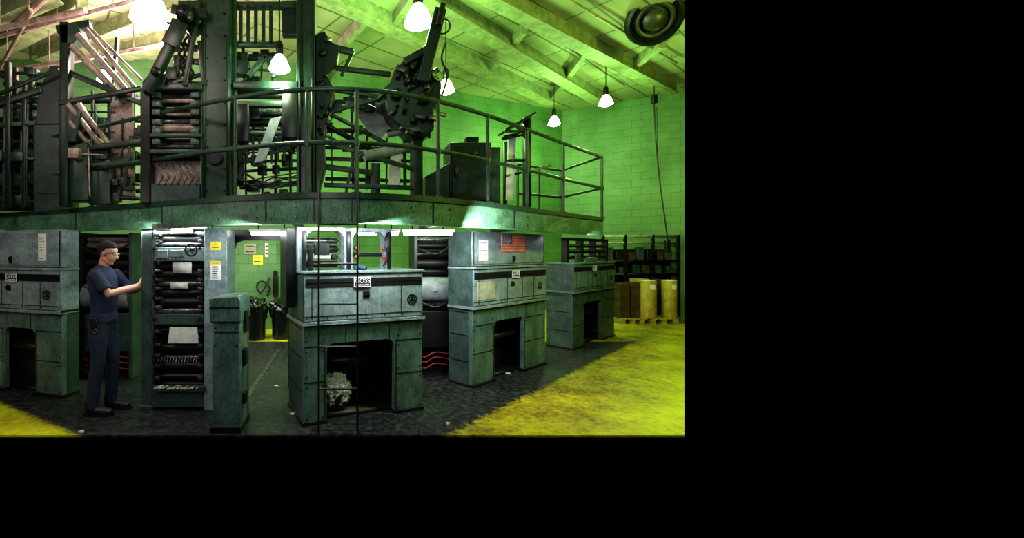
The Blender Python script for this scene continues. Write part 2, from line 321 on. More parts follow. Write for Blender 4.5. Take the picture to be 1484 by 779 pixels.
# ---------------------------------------------------------------- printing units
def unit(loc,rot,w,dp,o0,o1,label,upper=False,plate=.5,emb=.9,lt=None,tl_=None):
    lt=lt or light;tl_=tl_ or teal
    U=T('printing_unit',label,'printing press',(loc[0],loc[1],0),rot,group='lower printing units')
    def O(g,nm,m,**k): return g.obj(nm,m,U,world=False,**k)
    q=.028
    O(G().poly([(0,0),(o0,0),(o0,.68),(o0+q*.3,.72),(o0+q,.745),(o0+q*2.2,.76),(o1-q*2.2,.76),(o1-q,.745),(o1-q*.3,.72),(o1,.68),(o1,0),(w,0),(w,.95),(0,.95)],0,.06),'front_plate',tl_,bev=.005)
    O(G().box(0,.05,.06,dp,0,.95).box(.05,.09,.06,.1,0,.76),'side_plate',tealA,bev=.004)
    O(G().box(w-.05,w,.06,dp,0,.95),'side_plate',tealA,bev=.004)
    O(G().box(.05,w-.05,dp-.04,dp,.01,.95),'recess_back',black)
    O(G().box(o0+.02,o1-.02,.1,dp-.04,.0,.04).box(o0+.04,o1-.04,.3*dp,.3*dp+.03,.5,.56),'recess_tray',black)
    for z in (.74,.40):
        O(G().box(.005,o0-.01,-.004,0,z,z+.008),'seam_strip',black);O(G().box(o1+.01,w-.005,-.004,0,z,z+.008),'seam_strip',black)
    O(G().box(o0-.025,o0-.015,-.004,0,.03,.73),'edge_strip',black);O(G().box(o1+.015,o1+.025,-.004,0,.03,.73),'edge_strip',black)
    for x in (w*.33,w*.7): O(G().box(x,x+.006,-.004,0,.77,.95),'panel_joint',black)
    for z in (.3,.62,.9): O(G().box(-.004,0,.07,dp-.02,z,z+.01),'side_joint',black)
    g=G()
    for x in (.03,o0-.045,o1+.045,w-.03):
        for z in (.06,.36,.46,.7,.8,.92): g.cyl((x,-.008,z),(x,.002,z),.007,n=8)
    O(g,'bolt_heads',dark)
    O(G().box(-.015,o0+.005,-.02,dp,0,.035).box(o1-.005,w+.015,-.02,dp,0,.035),'foot_plate',dark,bev=.004)
    O(G().box(-.025,w+.015,-.04,dp,.95,.96).box(-.025,w+.015,-.04,-.03,.96,.985).box(-.025,-.015,-.03,dp,.96,.985),'drip_flange',lt,bev=.003)
    O(G().box(0,w,-.0,dp,.96,.985).box(0.002,w-.002,-.003,0,.95,.99),'shadow_gap',black)
    O(G().box(0,w,-.01,dp,.985,1.44),'body_shell',lt,bev=.008)
    O(G().box(-.006,0,.0,dp,.985,1.44),'shaded_side_skin',tealA)  # thin skin that paints the body's side face in shade
    O(G().box(.02,w-.02,-.018,-.01,1.315,1.395),'black_band',black,bev=.002)
    O(G().box(-.02,w+.01,-.03,dp,1.44,1.468),'top_lid',lt,bev=.006)
    g=G();
    for x in (.06*w,.42*w,.63*w,.8*w): g.box(x,x+.005,-.014,-.01,1.0,1.31)
    g.box(.01,w-.01,-.014,-.01,1.03,1.036).box(.02,w-.02,-.022,-.018,1.352,1.358)
    O(g,'panel_seam',dark)
    g=G()
    for k in range(7): x=.03+k*(w-.06)/6; g.cyl((x,-.016,1.015),(x,-.01,1.015),.006,n=8)
    O(g,'rivet_row',dark)
    cx=plate*w; O(G().box(cx-.09,cx+.09,-.03,-.018,1.305,1.405),'name_plate',black,bev=.003)
    O(G().box(cx-.09,cx+.09,-.033,-.03,1.397,1.405).box(cx-.09,cx+.09,-.033,-.03,1.305,1.313).box(cx-.09,cx-.084,-.033,-.03,1.313,1.397).box(cx+.084,cx+.09,-.033,-.03,1.313,1.397),'plate_border',white)
    text('GOSS',.066,(cx,-.032,1.366),U,white,'plate_lettering'); text('Community',.03,(cx,-.032,1.328),U,white,'plate_lettering')
    ex=emb*w;g=G().ring((ex,-.012,1.16),(0,1,0),.052,.006)
    for k in range(3):
        t=math.pi/2+k*2.094; g.bar((ex,-.014,1.16),(ex+.05*math.cos(t),-.014,1.16+.05*math.sin(t)),.012,.006)
        g.ring((ex+.024*math.cos(t+1.05),-.013,1.16+.024*math.sin(t+1.05)),(0,1,0),.014,.003,n=14,m=6)
    O(g,'round_emblem',dark)
    O(G().box(.47*w,.47*w+.07,-.035,-.01,1.22,1.24).box(.47*w,.47*w+.07,-.02,-.01,1.20,1.26),'latch_handle',dark,bev=.003)
    if upper:
        O(G().box(0,w,.01,dp,1.475,ZB-.025),'upper_cabinet',lt,bev=.008)
        O(G().box(-.006,0,.015,dp,1.475,ZB-.03),'shaded_side_skin',tealA)  # same painted side shade on the upper cabinet
        O(G().box(0,w,.005,.01,1.468,1.478),'shadow_gap',black)
        O(G().box(.04,w-.05,.0,.01,1.50,1.88),'cabinet_door',lt,bev=.004)
        O(G().box(.03,.036,.0,.01,1.49,1.89),'door_seam',black);O(G().box(w-.045,w-.04,0,.01,1.49,1.89),'door_seam',black)
        O(G().box(.5*w,.5*w+.03,-.02,0,1.52,1.60).cyl((.5*w+.015,-.03,1.57),(.5*w+.015,0,1.57),.018,n=12),'door_latch',dark)
    return U
def ab(pa,da,pb,db):
    a=Vector((X(pa,da),da));b=Vector((X(pb,db),db));return a,math.atan2(b.y-a.y,b.x-a.x),(b-a).length
a,r,w=ab(440,4.06,612,4.5); UC=unit(a,r,w,.62,.157*w+.03,.744*w,'pale teal printing unit with black band and emblem, ladder in front',plate=.46)
a2,r2,w2=ab(685,5.19,790,6.3); UR=unit(a2,r2,w2,.36,.26*w2,.66*w2,'pale teal printing unit with upper cabinet bearing a flag poster',True,plate=.52)
a3=Vector((-3.16-.957*1.6,4.83+.292*1.6)); UL=unit(a3,math.atan2(-.292,.957),1.6,.22,.7,1.18,'pale teal printing unit with upper cabinet beside the worker',True,plate=.53,emb=.86)
a4,r4,w4=ab(830,7.2,890,8.4); UF=unit(a4,r4,w4,.45,.25*w4,.66*w4,'dull dark printing unit at the end of the press line',False,plate=.45,lt=teal,tl_=tealA)
MF=wm(UF)
EH=T('ink_roller_unit','dark open roller unit with posts standing on the end unit','printing press',MF@Vector((w4/2,.2,1.468)),r4)
for x in (.02,.62,1.2,w4-.1): G().box(x,x+.08,.1,.2,1.469,ZB-.03).obj('post',dark,EH,M=MF)
G().box(.02,w4-.02,.1,.2,ZB-.08,ZB-.03).obj('top_member',dark,EH,M=MF)
for z,q in ((1.56,.035),(1.66,.04),(1.76,.03)): G().cyl((.06,.15,z),(w4-.1,.15,z),q).obj('roller',dark,EH,M=MF)
G().box(.3,.5,.06,.1,1.469,1.62).obj('gear_housing',tealA,EH,M=MF,bev=.01)
G().box(.75,1.15,.04,.1,1.469,1.56).obj('gear_housing',teal,EH,M=MF,bev=.01)
MU=wm(UC)
S=T('ink_roller_unit','grey-green roller unit with rounded windows above the printing unit','printing press',MU@Vector((w/2,.3,1.468)),r)
def SO(g,nm,m,**k): return g.obj(nm,m,S,M=MU,**k)
z0=1.469
SO(G().box(-.02,.07,.15,.3,z0,ZB-.03).box(.47,.56,.15,.3,z0,ZB-.03).box(.93,1.0,.15,.3,z0,ZB-.03).box(-.02,1.0,.15,.3,ZB-.07,ZB-.03)
   .poly([(.07,1.87),(.07,1.78),(.09,1.83),(.13,1.86)],.15,.3).poly([(.47,1.87),(.47,1.78),(.45,1.83),(.41,1.86)],.15,.3).poly([(.56,1.87),(.56,1.78),(.58,1.83),(.62,1.86)],.15,.3).poly([(.93,1.87),(.93,1.78),(.91,1.83),(.87,1.86)],.15,.3),'window_frame',light,bev=.004)
SO(G().box(-.12,-.03,.2,.5,1.1,ZB-.04),'side_bracket',dark,bev=.005)
for z,rr,mm_ in ((1.52,.035,dark),(1.60,.03,paper),(1.68,.04,black),(1.77,.03,steel)):
    SO(G().cyl((.05,.42,z),(.48,.42,z),rr).cyl((.03,.42,z),(.5,.42,z),.012),'roller_shaft',mm_)
SO(G().box(.15,.3,.12,.16,1.62,1.74).box(.08,.12,.1,.16,z0,1.72).cyl((.36,.1,1.6),(.36,.2,1.6),.03),'bracket_block',dark,bev=.004)
SO(G().box(.02,.06,.12,.15,z0,1.86).box(.49,.53,.12,.15,z0,1.86).box(.95,.98,.12,.15,z0,1.86),'dark_trim',dark,bev=.004)
for x in (.585,.90):
    for z in (1.60,1.69): SO(G().lathe([(.018,0),(.022,.02),(.015,.04),(.004,.045)],(x,.15,z),(0,-1,0),n=14),'red_knob',red)
SO(G().tube([(.9,.14,1.5),(.93,.1,1.6),(.9,.1,1.75),(.95,.14,1.85)],.012,cub=True),'air_hose',black)
SO(G().tube([(.6,.14,1.5),(.6,.1,1.62),(.62,.14,1.8)],.01,cub=True),'air_hose',black)
SO(G().cyl((.56,.25,1.62),(.93,.25,1.62),.02),'cross_shaft',dark)
G().tube([(.52,.0,1.485),(.57,.02,1.5),(.62,.0,1.49),(.66,.03,1.483)],[.018,.03,.026,.012],n=8).tube([(.6,.02,1.49),(.64,-.005,1.485)],[.012,.008]).tube([(.6,.03,1.49),(.66,.06,1.485)],[.012,.007]).obj('work_glove',mat('blue_cloth',(.02,.06,.12),.8),M=MU,label='crumpled blue work glove lying on the printing unit',cat='glove')
BG=T('waste_bin','small dark bin lined with a crumpled clear plastic bag','waste bin',MU@Vector((.385,.22,.0)),r)
G().lathe([(.10,.042),(.115,.05),(.14,.2),(.145,.2),(.145,.21),(.13,.21),(.12,.07)],(.385,.25,.0)).obj('bin_body',bagb,BG,M=MU)
g=G();bmesh.ops.create_icosphere(g.bm,subdivisions=5,radius=1)
for v in g.bm.verts:
    c=v.co.copy(); k=1+.26*(1-2*abs(noise.noise(c*2.6)))+.14*(1-2*abs(noise.noise(c*6+Vector((3,1,0)))))-.16; v.co=Vector((c.x*.165*k+.385,c.y*.12*k+.24,max(c.z*k,-.8)*.165+.22))
g.obj('bag_liner',bagp,BG,M=MU,label='crumpled clear plastic bag liner')
# ---- reel stands
def reel(px0,px1,d,label,rollpy,rr,x2=None):
    S=T('reel_stand',label,'paper reel stand',(X((px0+px1)/2,d),d,0))
    G().box(X(px0,d)+.05,X(px1,d)-.05,d+.41,d+.45,0,1.9).obj('back_panel',black,S)
    G().box(X(px0,d),X(px0,d)+.05,d,d+.45,0,1.9).obj('side_frame',dark,S,bev=.005)
    G().box(X(px1,d)-.05,X(px1,d),d,d+.45,0,1.9).obj('side_frame',dark if not x2 else tealA,S,bev=.005)
    x0,x1=X(px0,d)+.05,X(px1,d)-.05
    G().box(x0,x1,d+.05,d+.4,.35,.85).obj('lower_housing',tealA if x2 else black,S,bev=.01)
    for z,q,mm_ in ((1.82,.03,pink if x2 else steel),(1.74,.035,pink if x2 else black),(1.62,.05,dark),(1.5,.06,black),(1.38,.05,dark),(.95,.045,steel)):
        G().cyl((x0,d+.15,z),(x1,d+.15,z),q).obj('roller',mm_,S)
    zr=Z(rollpy,d);G().cyl((x0,d+.12,zr),(x1-.02,d+.12,zr),rr,n=32).obj('paper_roll',greyp,S);G().cyl((x0-.04,d+.12,zr),(x1+.02,d+.12,zr),.035).obj('roll_core',dark,S)
    for z in (.12,.2,.27): G().tube([(x0,d+.05,z),(x0+.1,d,z-.03),((x0+x1)/2,d+.02,z+.03),(x1,d+.03,z)],.011,cub=True).obj('red_air_hose',red,S,label='red air hose')
    for z in (1.7,1.2,1.0): G().tube([(x0,d+.02,z),((x0+x1)/2,d-.04,z-.08),(x1,d+.02,z+.05)],.012,cub=True).obj('air_hose',black,S)
reel(113,192,5.55,'dark reel stand with stacked rollers and a grey paper roll',430,.17,True)
reel(600,662,5.75,'dark reel stand with a pale grey paper roll',420,.17)
# ---------------------------------------------------------------- central tower (lower)
d=4.5
CT=T('printing_tower','open printing tower with pale columns and stacked ink rollers','printing press',(X(265,d),d,0))
xl0,xl1,xr0,xr1=X(205,d),X(221,d),X(297,d),X(330,d)
G().box(xl0,xl1,d,d+.3,0,ZB-.03).box(xl0-.02,xl1+.02,d-.02,d+.3,0,.04).obj('side_frame',tealA,CT,bev=.006)
G().box(xl1,xl1+.012,d-.01,d+.02,.04,ZB-.03).obj('column_strip',steel,CT)
G().box(xr0,xr1,d-.03,d+.3,0,ZB-.03).obj('side_frame',light,CT,bev=.006)
G().box(xl1,xr0,d+.26,d+.3,0,ZB-.03).obj('back_panel',black,CT)
G().pbox(221,297,358,378,d,.06).pbox(226,243,362,374,d-.02,.02).pbox(247,266,362,372,d-.02,.02).obj('control_panel',light,CT,bev=.004)
g=G()
for k in range(7): c=P(228+k*5.5,375.5,d);g.cyl(c-Vector((0,.02,0)),c,.006,n=8)
g.obj('button_row',black,CT)
G().pbox(221,297,455,470,d,.08).obj('cross_panel',tealA,CT,bev=.004)
G().pbox(221,297,566,590,d-.02,.26).pbox(221,297,560,567,d-.06,.06).obj('ink_tray',tealA,CT,bev=.004)
G().pbox(221,297,325,331,d,.1).obj('top_member',steel,CT)
for py,q,mm_ in ((337,.022,steel),(346,.03,dark),(354,.022,steel),(386,.028,dark),(397,.04,black),(411,.03,steel),(424,.04,dark),(437,.045,black),(450,.03,steel),(478,.04,dark),(503,.045,black),(517,.025,steel),(529,.045,black),(545,.04,dark),(556,.03,black)):
    z=Z(py,d+.1);G().cyl((xl1,d+.1,z),(xr0,d+.1,z),q,n=20).obj('roller',mm_,CT)
g=G()
for py in (340,349,392,405,418,432,445,480,500,515,530,548):
    for px in (228,290): 
        a_=P(px,py,d); g.box(a_.x-.025,a_.x+.025,d+.0,d+.08,a_.z-.016,a_.z+.016)
g.obj('bearing_block',steel,CT,bev=.003)
for py in (360,400,428,462,490,520): 
    for px in (226,291): a_=P(px,py,d);G().cyl((a_.x,d-.05,a_.z),(a_.x,d+.02,a_.z),.014,n=10).obj('adjust_knob',dark,CT)
G().pbox(248,279,327,338,d+.03,.02).pbox(250,277,380,396,d+.02,.02).pbox(247,272,409,418,d+.03,.02).obj('paper_web',paper,CT)
G().ppoly([(243,497),(246,474),(285,474),(288,497)],d-.01,.02).obj('feed_sheet',paper,CT)
hw=P(277,362,d-.06);g=G().ring(hw,(0,1,0),.06,.009).cyl(hw,hw+Vector((0,.06,0)),.018,n=12)
for k in range(4): t=k*math.pi/2+.4; g.cyl(hw,hw+Vector((.06*math.cos(t),0,.06*math.sin(t))),.006,n=6)
g.obj('hand_wheel',dark,CT)
g=G()
for k in range(16): x=xl1+.03+k*.031; g.cyl((x,d-.01,Z(524,d)),(x,d+.03,Z(518,d)),.006,n=6)
g.obj('ink_key_row',steel,CT)
g=G()
for k in range(26):
    x=R.uniform(xl1+.03,xr0-.06);zz=Z(560,d)+.003;g.bar((x,d-.07,zz),(x+R.uniform(.02,.05),d-R.uniform(.02,.07),zz+R.uniform(0,.03)),.02,.004)
g.obj('paper_scraps',paper,label='torn newsprint scraps piled on the ink tray',cat='paper scrap',kind='stuff')
d=3.9
PC=T('control_pillar','teal pillar cabinet with projecting cap box','machine cabinet',(X(329,d),d,0))
G().pbox(307,349,464,628.5,d,.35).obj('cabinet_body',teal,PC,bev=.015)
G().ppoly([(302,432),(345,428),(349,436),(349,467),(304,467)],d-.03,.4).obj('cap_box',teal,PC,bev=.012)
G().pbox(304,347,444,447,d-.036,.006).obj('seam_strip',black,PC);G().pbox(310,346,480,482,d-.005,.006).obj('seam_strip',black,PC)
G().pbox(305,349,620,628.5,d-.012,.37).obj('foot_plate',dark,PC)
for z0_,z1_,yy in ((.6,.75,.05),(.9,1.1,.1),(.25,.35,.05)): G().box(X(349,d),X(349,d)+.03,d+yy,d+yy+.1,z0_,z1_).obj('switch_box',black,PC,bev=.004)
g=G()
for py in (475,500,612): 
    for px in (312,343): a_=P(px,py,d); g.cyl(a_-Vector((0,.008,0)),a_,.008,n=8)
g.obj('bolt_heads',dark,PC)
# ---- notices
def sheet(px0,px1,py0,py1,d,m,label,name='paper_notice',cat='notice',lines=4):
    S=T(name,label,cat,P((px0+px1)/2,py1,d));G().pbox(px0,px1,py0,py1,d-.004,.003).obj('sheet',m,S)
    g=G()
    for k in range(lines):
        y=py0+(py1-py0)*(k+.8)/(lines+.6);t=(py1-py0)*.04; g.pbox(px0+(px1-px0)*.15,px1-(px1-px0)*R.uniform(.15,.4),y-t,y+t,d-.0055,.0015)
    if lines: g.obj('printed_lines',black,S)
sheet(305,320,350,362,4.47,yel,'yellow warning label stuck on the pale column',lines=2)
sheet(305,320,378,384,4.47,yel,'narrow yellow warning label above the instruction sheet',lines=1)
sheet(305,320,384,405,4.47,white,'white instruction sheet taped on the pale column',lines=6)
def usheet(U,x0,x1,z0,z1,y,m,label,lines=5):
    Mx=wm(U);S=T('paper_notice',label,'notice',Mx@Vector(((x0+x1)/2,y,z0)));G().box(x0,x1,y-.003,y,z0,z1).obj('sheet',m,S,M=Mx)
    g=G()
    for k in range(lines): z=z1-(z1-z0)*(k+.8)/(lines+.6); g.box(x0+.02,x1-.02-R.uniform(0,.04),y-.0045,y-.003,z-.0025,z+.0025)
    if lines:g.obj('printed_lines',dark,S,M=Mx)
usheet(UL,1.24,1.36,1.55,1.86,0,white,'white instruction sheet taped on the cabinet door',9)
usheet(UR,.13,.32,1.54,1.80,0,white,'white notice taped on the upper cabinet',5)
usheet(UR,.08,.46,1.06,1.28,-.01,cream,'cream card panel fixed on the unit body',0)
MR=wm(UR);fx0,fx1,fz0,fz1=.62,1.22,1.65,1.878
FL=T('flag_poster','faded striped american flag poster taped on the upper cabinet','poster',MR@Vector(((fx0+fx1)/2,0,fz0)))
g=G();g2=G();hh=(fz1-fz0)/13
for k in range(13): (g if k%2==0 else g2).box(fx0,fx1,-.008,-.004,fz1-(k+1)*hh,fz1-k*hh)
g.obj('red_stripes',fred,FL,M=MR);g2.obj('white_stripes',mat('flag_white',(.66,.44,.28),.8,bump=0,speck=0),FL,M=MR)
G().box(fx0,fx0+.25,-.012,-.008,fz1-7*hh,fz1).obj('blue_canton',fblue,FL,M=MR)
g=G()
for i in range(9):
    for j in range(6):
        if i%2 and j==5: continue
        x=fx0+.02+j*.040+(.02 if i%2 else 0);z=fz1-.010-i*.0124
        g.poly([(x+(.005 if q%2==0 else .002)*math.cos(math.pi/2+q*math.pi/5),z+(.005 if q%2==0 else .002)*math.sin(math.pi/2+q*math.pi/5)) for q in range(10)],-.0135,-.012)
g.obj('white_stars',white,FL,M=MR)
# ---- back wall items
for (q0,q1,y0,y1,m_,lb,ln) in ((366,381,369,383,yel,'yellow safety sign on the block wall',2),(354,371,353,368,cream,'cream notice card on the block wall',3),(384,389,352,372,white,'narrow white notice on the block wall',3)):
    sheet(q0,q1,y0,y1,9.19,m_,lb,'wall_sign','sign',ln)
G().tube([P(390,402,9.17),P(386,412,9.12),P(378,424,9.1),P(372,414,9.1),P(380,407,9.1),P(391,416,9.1),P(387,428,9.17)],.018,cub=True).obj('coiled_hose',black,label='coiled black hose hanging on the wall',cat='hose')
G().pbox(395,403,400,430,9.09,.1).pbox(396,402,392,400,9.12,.06).obj('wall_switch_box',dark,label='small dark electrical box on the block wall',cat='electrical box',bev=.01)
for i,(px,dd) in enumerate(((370,8.1),(409,8.2),(350,8.85))):
    B=T('trash_can','black plastic trash can with a bag liner beside the wall','trash can',(X(px,dd),dd,0),group='trash cans by the wall')
    c=(X(px,dd),dd,0);G().lathe([(.18,0),(.19,.03),(.21,.56),(.22,.58),(.22,.62),(.2,.62),(.19,.56)],c).obj('bin_body',bagb,B)
    g=G();bmesh.ops.create_icosphere(g.bm,subdivisions=4,radius=1)
    for v in g.bm.verts: q=v.co.copy();k=1+.35*noise.noise(q*3+Vector((i*5,0,0)));v.co=Vector((c[0]+q.x*.235*k,c[1]+q.y*.235*k,.62+q.z*(.16 if q.z>0 else .3)*k))
    g.obj('bag_liner',bagb,B)
G().box(X(388,6.2)-.03,X(388,6.2)+.03,4.9,7.3,.0,.006).obj('floor_tape',steel,label='worn pale strip lying along the dark floor',cat='floor strip')
AR=T('arch_frame','dark arched frame spanning the gap under the walkway','machine frame',(X(375,5.2),5.2,0))
G().ppoly([(333,333),(422,333),(422,365),(417,352),(405,348),(350,348),(341,352),(337,365),(337,480),(333,480)],5.2,.1).obj('arch_plate',dark,AR)
G().box(X(333,5.2),X(337,5.2),5.2,5.3,0,.8).box(X(418,5.2),X(422,5.2),5.2,5.3,0,1.66).obj('leg',dark,AR)
def tl(px,zz,off,L,name='fluorescent_light'):
    c=A(px,zz,off);S=T(name,'bare fluorescent tube fixture under the walkway','light fixture',c,group='under-walkway tube lights')
    G().box(c.x-L/2,c.x+L/2,c.y-.04,c.y+.04,zz,zz+.03).obj('housing',white,S);G().cyl((c.x-L/2+.02,c.y,zz-.018),(c.x+L/2-.02,c.y,zz-.018),.017,n=12).obj('tube',tubeg,S)
    G().cyl((c.x-L*.3,c.y,zz+.03),(c.x-L*.3,c.y,ZD-.05),.008,n=8).cyl((c.x+L*.3,c.y,zz+.03),(c.x+L*.3,c.y,ZD-.05),.008,n=8).obj('hanger_rod',dark,S)
for px,off,L in ((30,.25,.9),(372,.85,.5),(560,.9,.5),(250,.9,.5),(640,.7,.6)): tl(px,1.885,off,L)
# ---------------------------------------------------------------- upper machinery
def lattice(par,px0,px1,py0,py1,d,nh,nv,m_=dgreen,seed=1,th=.03):
    rr=random.Random(seed)
    g=G()
    for k in range(nh):
        y=py0+(py1-py0)*(k+.5)/nh+rr.uniform(-4,4);o=rr.uniform(-.05,.3);t=rr.uniform(.5,1.3)*th
        a_,b_=P(px0,y,d),P(px1,y+rr.uniform(-5,5),d);a_.y+=o;b_.y+=o
        if rr.random()<.5: g.bar(a_,b_,t,t*1.3)
        else: g.cyl(a_,b_,t*.7,n=10)
        for q in range(2):
            u=rr.uniform(.1,.9);c=a_.lerp(b_,u);s_=rr.uniform(.025,.07);g.box(c.x-s_,c.x+s_,c.y-s_,c.y+s_*.6,c.z-s_*rr.uniform(.5,1.3),c.z+s_)
    for k in range(nv):
        x=px0+(px1-px0)*(k+.5)/nv+rr.uniform(-4,4);o=rr.uniform(-.02,.25);t=rr.uniform(.5,1.2)*th
        a_,b_=P(x,py0,d),P(x+rr.uniform(-3,3),py1,d);a_.y+=o;b_.y+=o;g.bar(a_,b_,t,t)
    g.obj('linkage',m_,par,bev=.003)
d=4.65
UT=T('press_tower','dark green upper press tower with column, diagonal arms and rose rollers','printing press',(X(270,d),d,ZD))
G().box(X(291,d),X(334,d),d,d+.3,ZD,4.75).obj('main_column',dgreen2,UT,bev=.01)
G().pbox(293,297,0,285,d-.02,.02).pbox(328,332,0,285,d-.02,.02).obj('column_rib',dgreen2,UT)
c=P(311,228,d-.02);G().ring(c,(0,1,0),.07,.012).cyl(c-Vector((0,.01,0)),c+Vector((0,.02,0)),.06).obj('port_cover',black,UT)
g=G()
for py in range(20,280,32):
    for px in (300,325): a_=P(px,py,d);g.cyl(a_-Vector((0,.015,0)),a_,.012,n=8)
g.obj('bolt_heads',dark,UT)
G().pbox(203,217,130,294,d,.2).obj('side_frame',dark,UT,bev=.006)
G().pbox(217,291,118,222,d+.24,.03).obj('back_panel',black,UT)
for py,q,mm_ in ((134,.03,dark),(146,.024,pink),(157,.02,steel),(166,.016,pink),(176,.026,steel),(186,.045,pink),(202,.03,dark),(212,.02,steel),(228,.04,dark)):
    z=Z(py,d+.1);G().cyl((X(217,d+.1),d+.1,z),(X(291,d+.1),d+.1,z),q,n=18).obj('roller',mm_,UT)
G().pbox(212,292,120,129,d-.05,.1).pbox(217,292,193,198,d-.04,.05).pbox(217,292,216,222,d-.04,.06).obj('cross_member',dgreen2,UT,bev=.004)
g=G()
for py in (137,150,162,176,190,205): g.pbox(220,232,py-4,py+4,d-.02,.08).pbox(276,288,py-4,py+4,d-.02,.08)
g.obj('bearing_block',tealA,UT,bev=.004)
G().pbox(218,290,232,272,d+.12,.02).obj('ink_panel',pink,UT)
G().pbox(218,290,266,294,d+.02,.09).obj('base_housing',tealA,UT,bev=.01)
g=G()
for k in range(7):
    x=222+k*9; g.tube([P(x,236,d+.05),P(x+6,246,d-.02),P(x+14,255,d-.03),P(x+8,268,d+.02),P(x+16,275,d+.05)],.006,cub=True,n=6)
g.obj('air_hose',steel,UT)
G().bar(P(276,8,d-.1),P(213,134,d-.1),.09,.1).bar(P(262,32,d-.14),P(246,66,d-.14),.17,.06).bar(P(300,22,d-.05),P(250,15,d-.05),.08,.1).bar(P(290,60,d),P(296,125,d),.05,.05).bar(P(290,0,d-.05),P(268,125,d-.05),.05,.05).bar(P(225,128,d),P(292,108,d),.03,.04).bar(P(248,60,d),P(292,70,d),.03,.04).obj('diagonal_arm',dgreen,UT,bev=.006)
G().ppoly([(258,0),(292,0),(292,30),(272,45),(256,30)],d-.05,.2).ppoly([(206,118),(222,100),(240,110),(236,128),(206,134)],d-.06,.14).obj('gear_housing',dgreen,UT,bev=.01)
G().cyl(P(268,20,d-.2),P(268,20,d),.09).cyl(P(226,104,d-.2),P(226,104,d),.05).obj('pivot_hub',dark,UT)
mh=mat('maroon_hose',(.06,.015,.015),.5)
for j in range(3):
    g=G();pts=[]
    for k in range(10): pts.append(P(260+j*7+(k%2)*6,42+k*9,d+.05+.05*j))
    g.tube(pts,.014,cub=True,n=6).obj('hose_bundle',mh,UT)
lattice(UT,240,291,20,118,d+.3,4,2,dgreen,41,.035)
d=5.15
AB=T('turning_bar_stand','dark stand carrying long slanted pale turning bars','printing press',(X(120,d),d,ZD))
G().bar(P(97,35,d),P(96,300,d),.1,.12).bar(P(84,44,d),P(132,36,d),.08,.09).bar(P(150,300,d+.3),P(170,55,d+.3),.04,.05).obj('post',dgreen,AB,bev=.005)
G().ppoly([(84,35),(112,33),(118,50),(104,64),(88,62)],d-.06,.15).ppoly([(84,150),(104,140),(118,160),(108,205),(86,205)],d-.05,.2).ppoly([(86,215),(125,205),(128,290),(86,290)],d,.3).ppoly([(128,240),(158,230),(160,296),(128,296)],d+.05,.2).obj('gear_housing',dgreen2,AB,bev=.01)
for (x0,y0,x1,y1,q) in ((104,66,176,142,.045),(112,50,186,134,.04),(124,42,196,128,.03),(134,44,205,116,.018),(98,150,150,215,.032),(112,150,168,222,.03),(100,175,140,222,.025)):
    G().cyl(P(x0,y0,d-.08),P(x1,y1,d+.15),q,n=16).obj('turning_bar',pink,AB)
G().ppoly([(160,150),(192,130),(196,285),(158,290)],d+.2,.01).obj('paper_web',pink,AB)
G().bar(P(100,105,d),P(205,150,d+.1),.05,.06).bar(P(130,215,d),P(205,205,d),.06,.06).bar(P(86,150,d-.05),P(205,128,d),.05,.05).bar(P(125,240,d),P(205,236,d),.03,.05).bar(P(180,270,d),P(190,200,d),.03,.03).bar(P(104,60,d),P(180,150,d+.1),.04,.05).obj('tie_bar',dgreen,AB,bev=.003)
lattice(AB,92,158,150,290,d+.05,9,4,dgreen2,3,.03);lattice(AB,100,150,215,285,d-.02,3,1,pink,31,.016);lattice(AB,150,204,170,290,d+.15,8,3,dgreen,5,.035);lattice(AB,92,205,128,290,d+.5,7,5,dgreen,33,.045)
d=5.6
FLx=T('roller_stand','dark green roller stand with cabinet behind the railing','printing press',(X(30,d),d,ZD))
G().box(X(48,d),X(88,d),d,d+.4,ZD,Z(180,d)).obj('cabinet_body',dgreen2,FLx,bev=.01)
G().ppoly([(50,180),(56,130),(66,110),(72,95),(88,95),(90,180)],d,.2).obj('gear_housing',dgreen,FLx,bev=.01)
for y,q,mm_ in ((190,.07,dark),(205,.03,steel),(222,.06,tealA),(240,.05,dark),(258,.07,tealA),(278,.05,dark)): G().cyl(P(-40,y,d+.15),P(48,y,d+.15),q).obj('roller',mm_,FLx)
G().pbox(-40,50,195,305,d+.3,.04).obj('back_panel',black,FLx)
G().bar(P(-30,160,d),P(60,130,d),.05,.08).bar(P(-30,95,d+.3),P(70,140,d+.3),.05,.06).bar(P(15,300,d),P(12,90,d),.06,.06).bar(P(-20,300,d),P(-22,80,d),.08,.06).bar(P(-10,140,d-.1),P(85,100,d-.1),.03,.04).bar(P(35,300,d),P(36,120,d),.04,.04).obj('frame_bar',dgreen,FLx,bev=.004)
G().ppoly([(52,200),(84,200),(84,280),(52,280)],d-.01,.01).obj('access_door',dgreen2,FLx)
lattice(FLx,-20,50,150,300,d,7,4,dgreen2,8,.04);lattice(FLx,-10,90,95,185,d+.3,7,5,dgreen,9,.045)
d=4.75
SF=T('slitter_stand','dark green stand with vertical slats, rollers and a tall column','printing press',(X(395,d),d,ZD))
G().box(X(431,d),X(457,d),d-.1,d+.2,ZD,4.75).obj('main_column',dgreen2,SF,bev=.01)
G().pbox(433,436,0,285,d-.12,.02).pbox(451,454,0,285,d-.12,.02).obj('column_rib',dgreen,SF)
for k in range(5): G().pbox(346+k*11,351+k*11,8,62-k%2*3,d,.03).obj('slat',dgreen,SF)
G().pbox(408,431,0,50,d+.05,.1).obj('gear_housing',dgreen,SF,bev=.01)
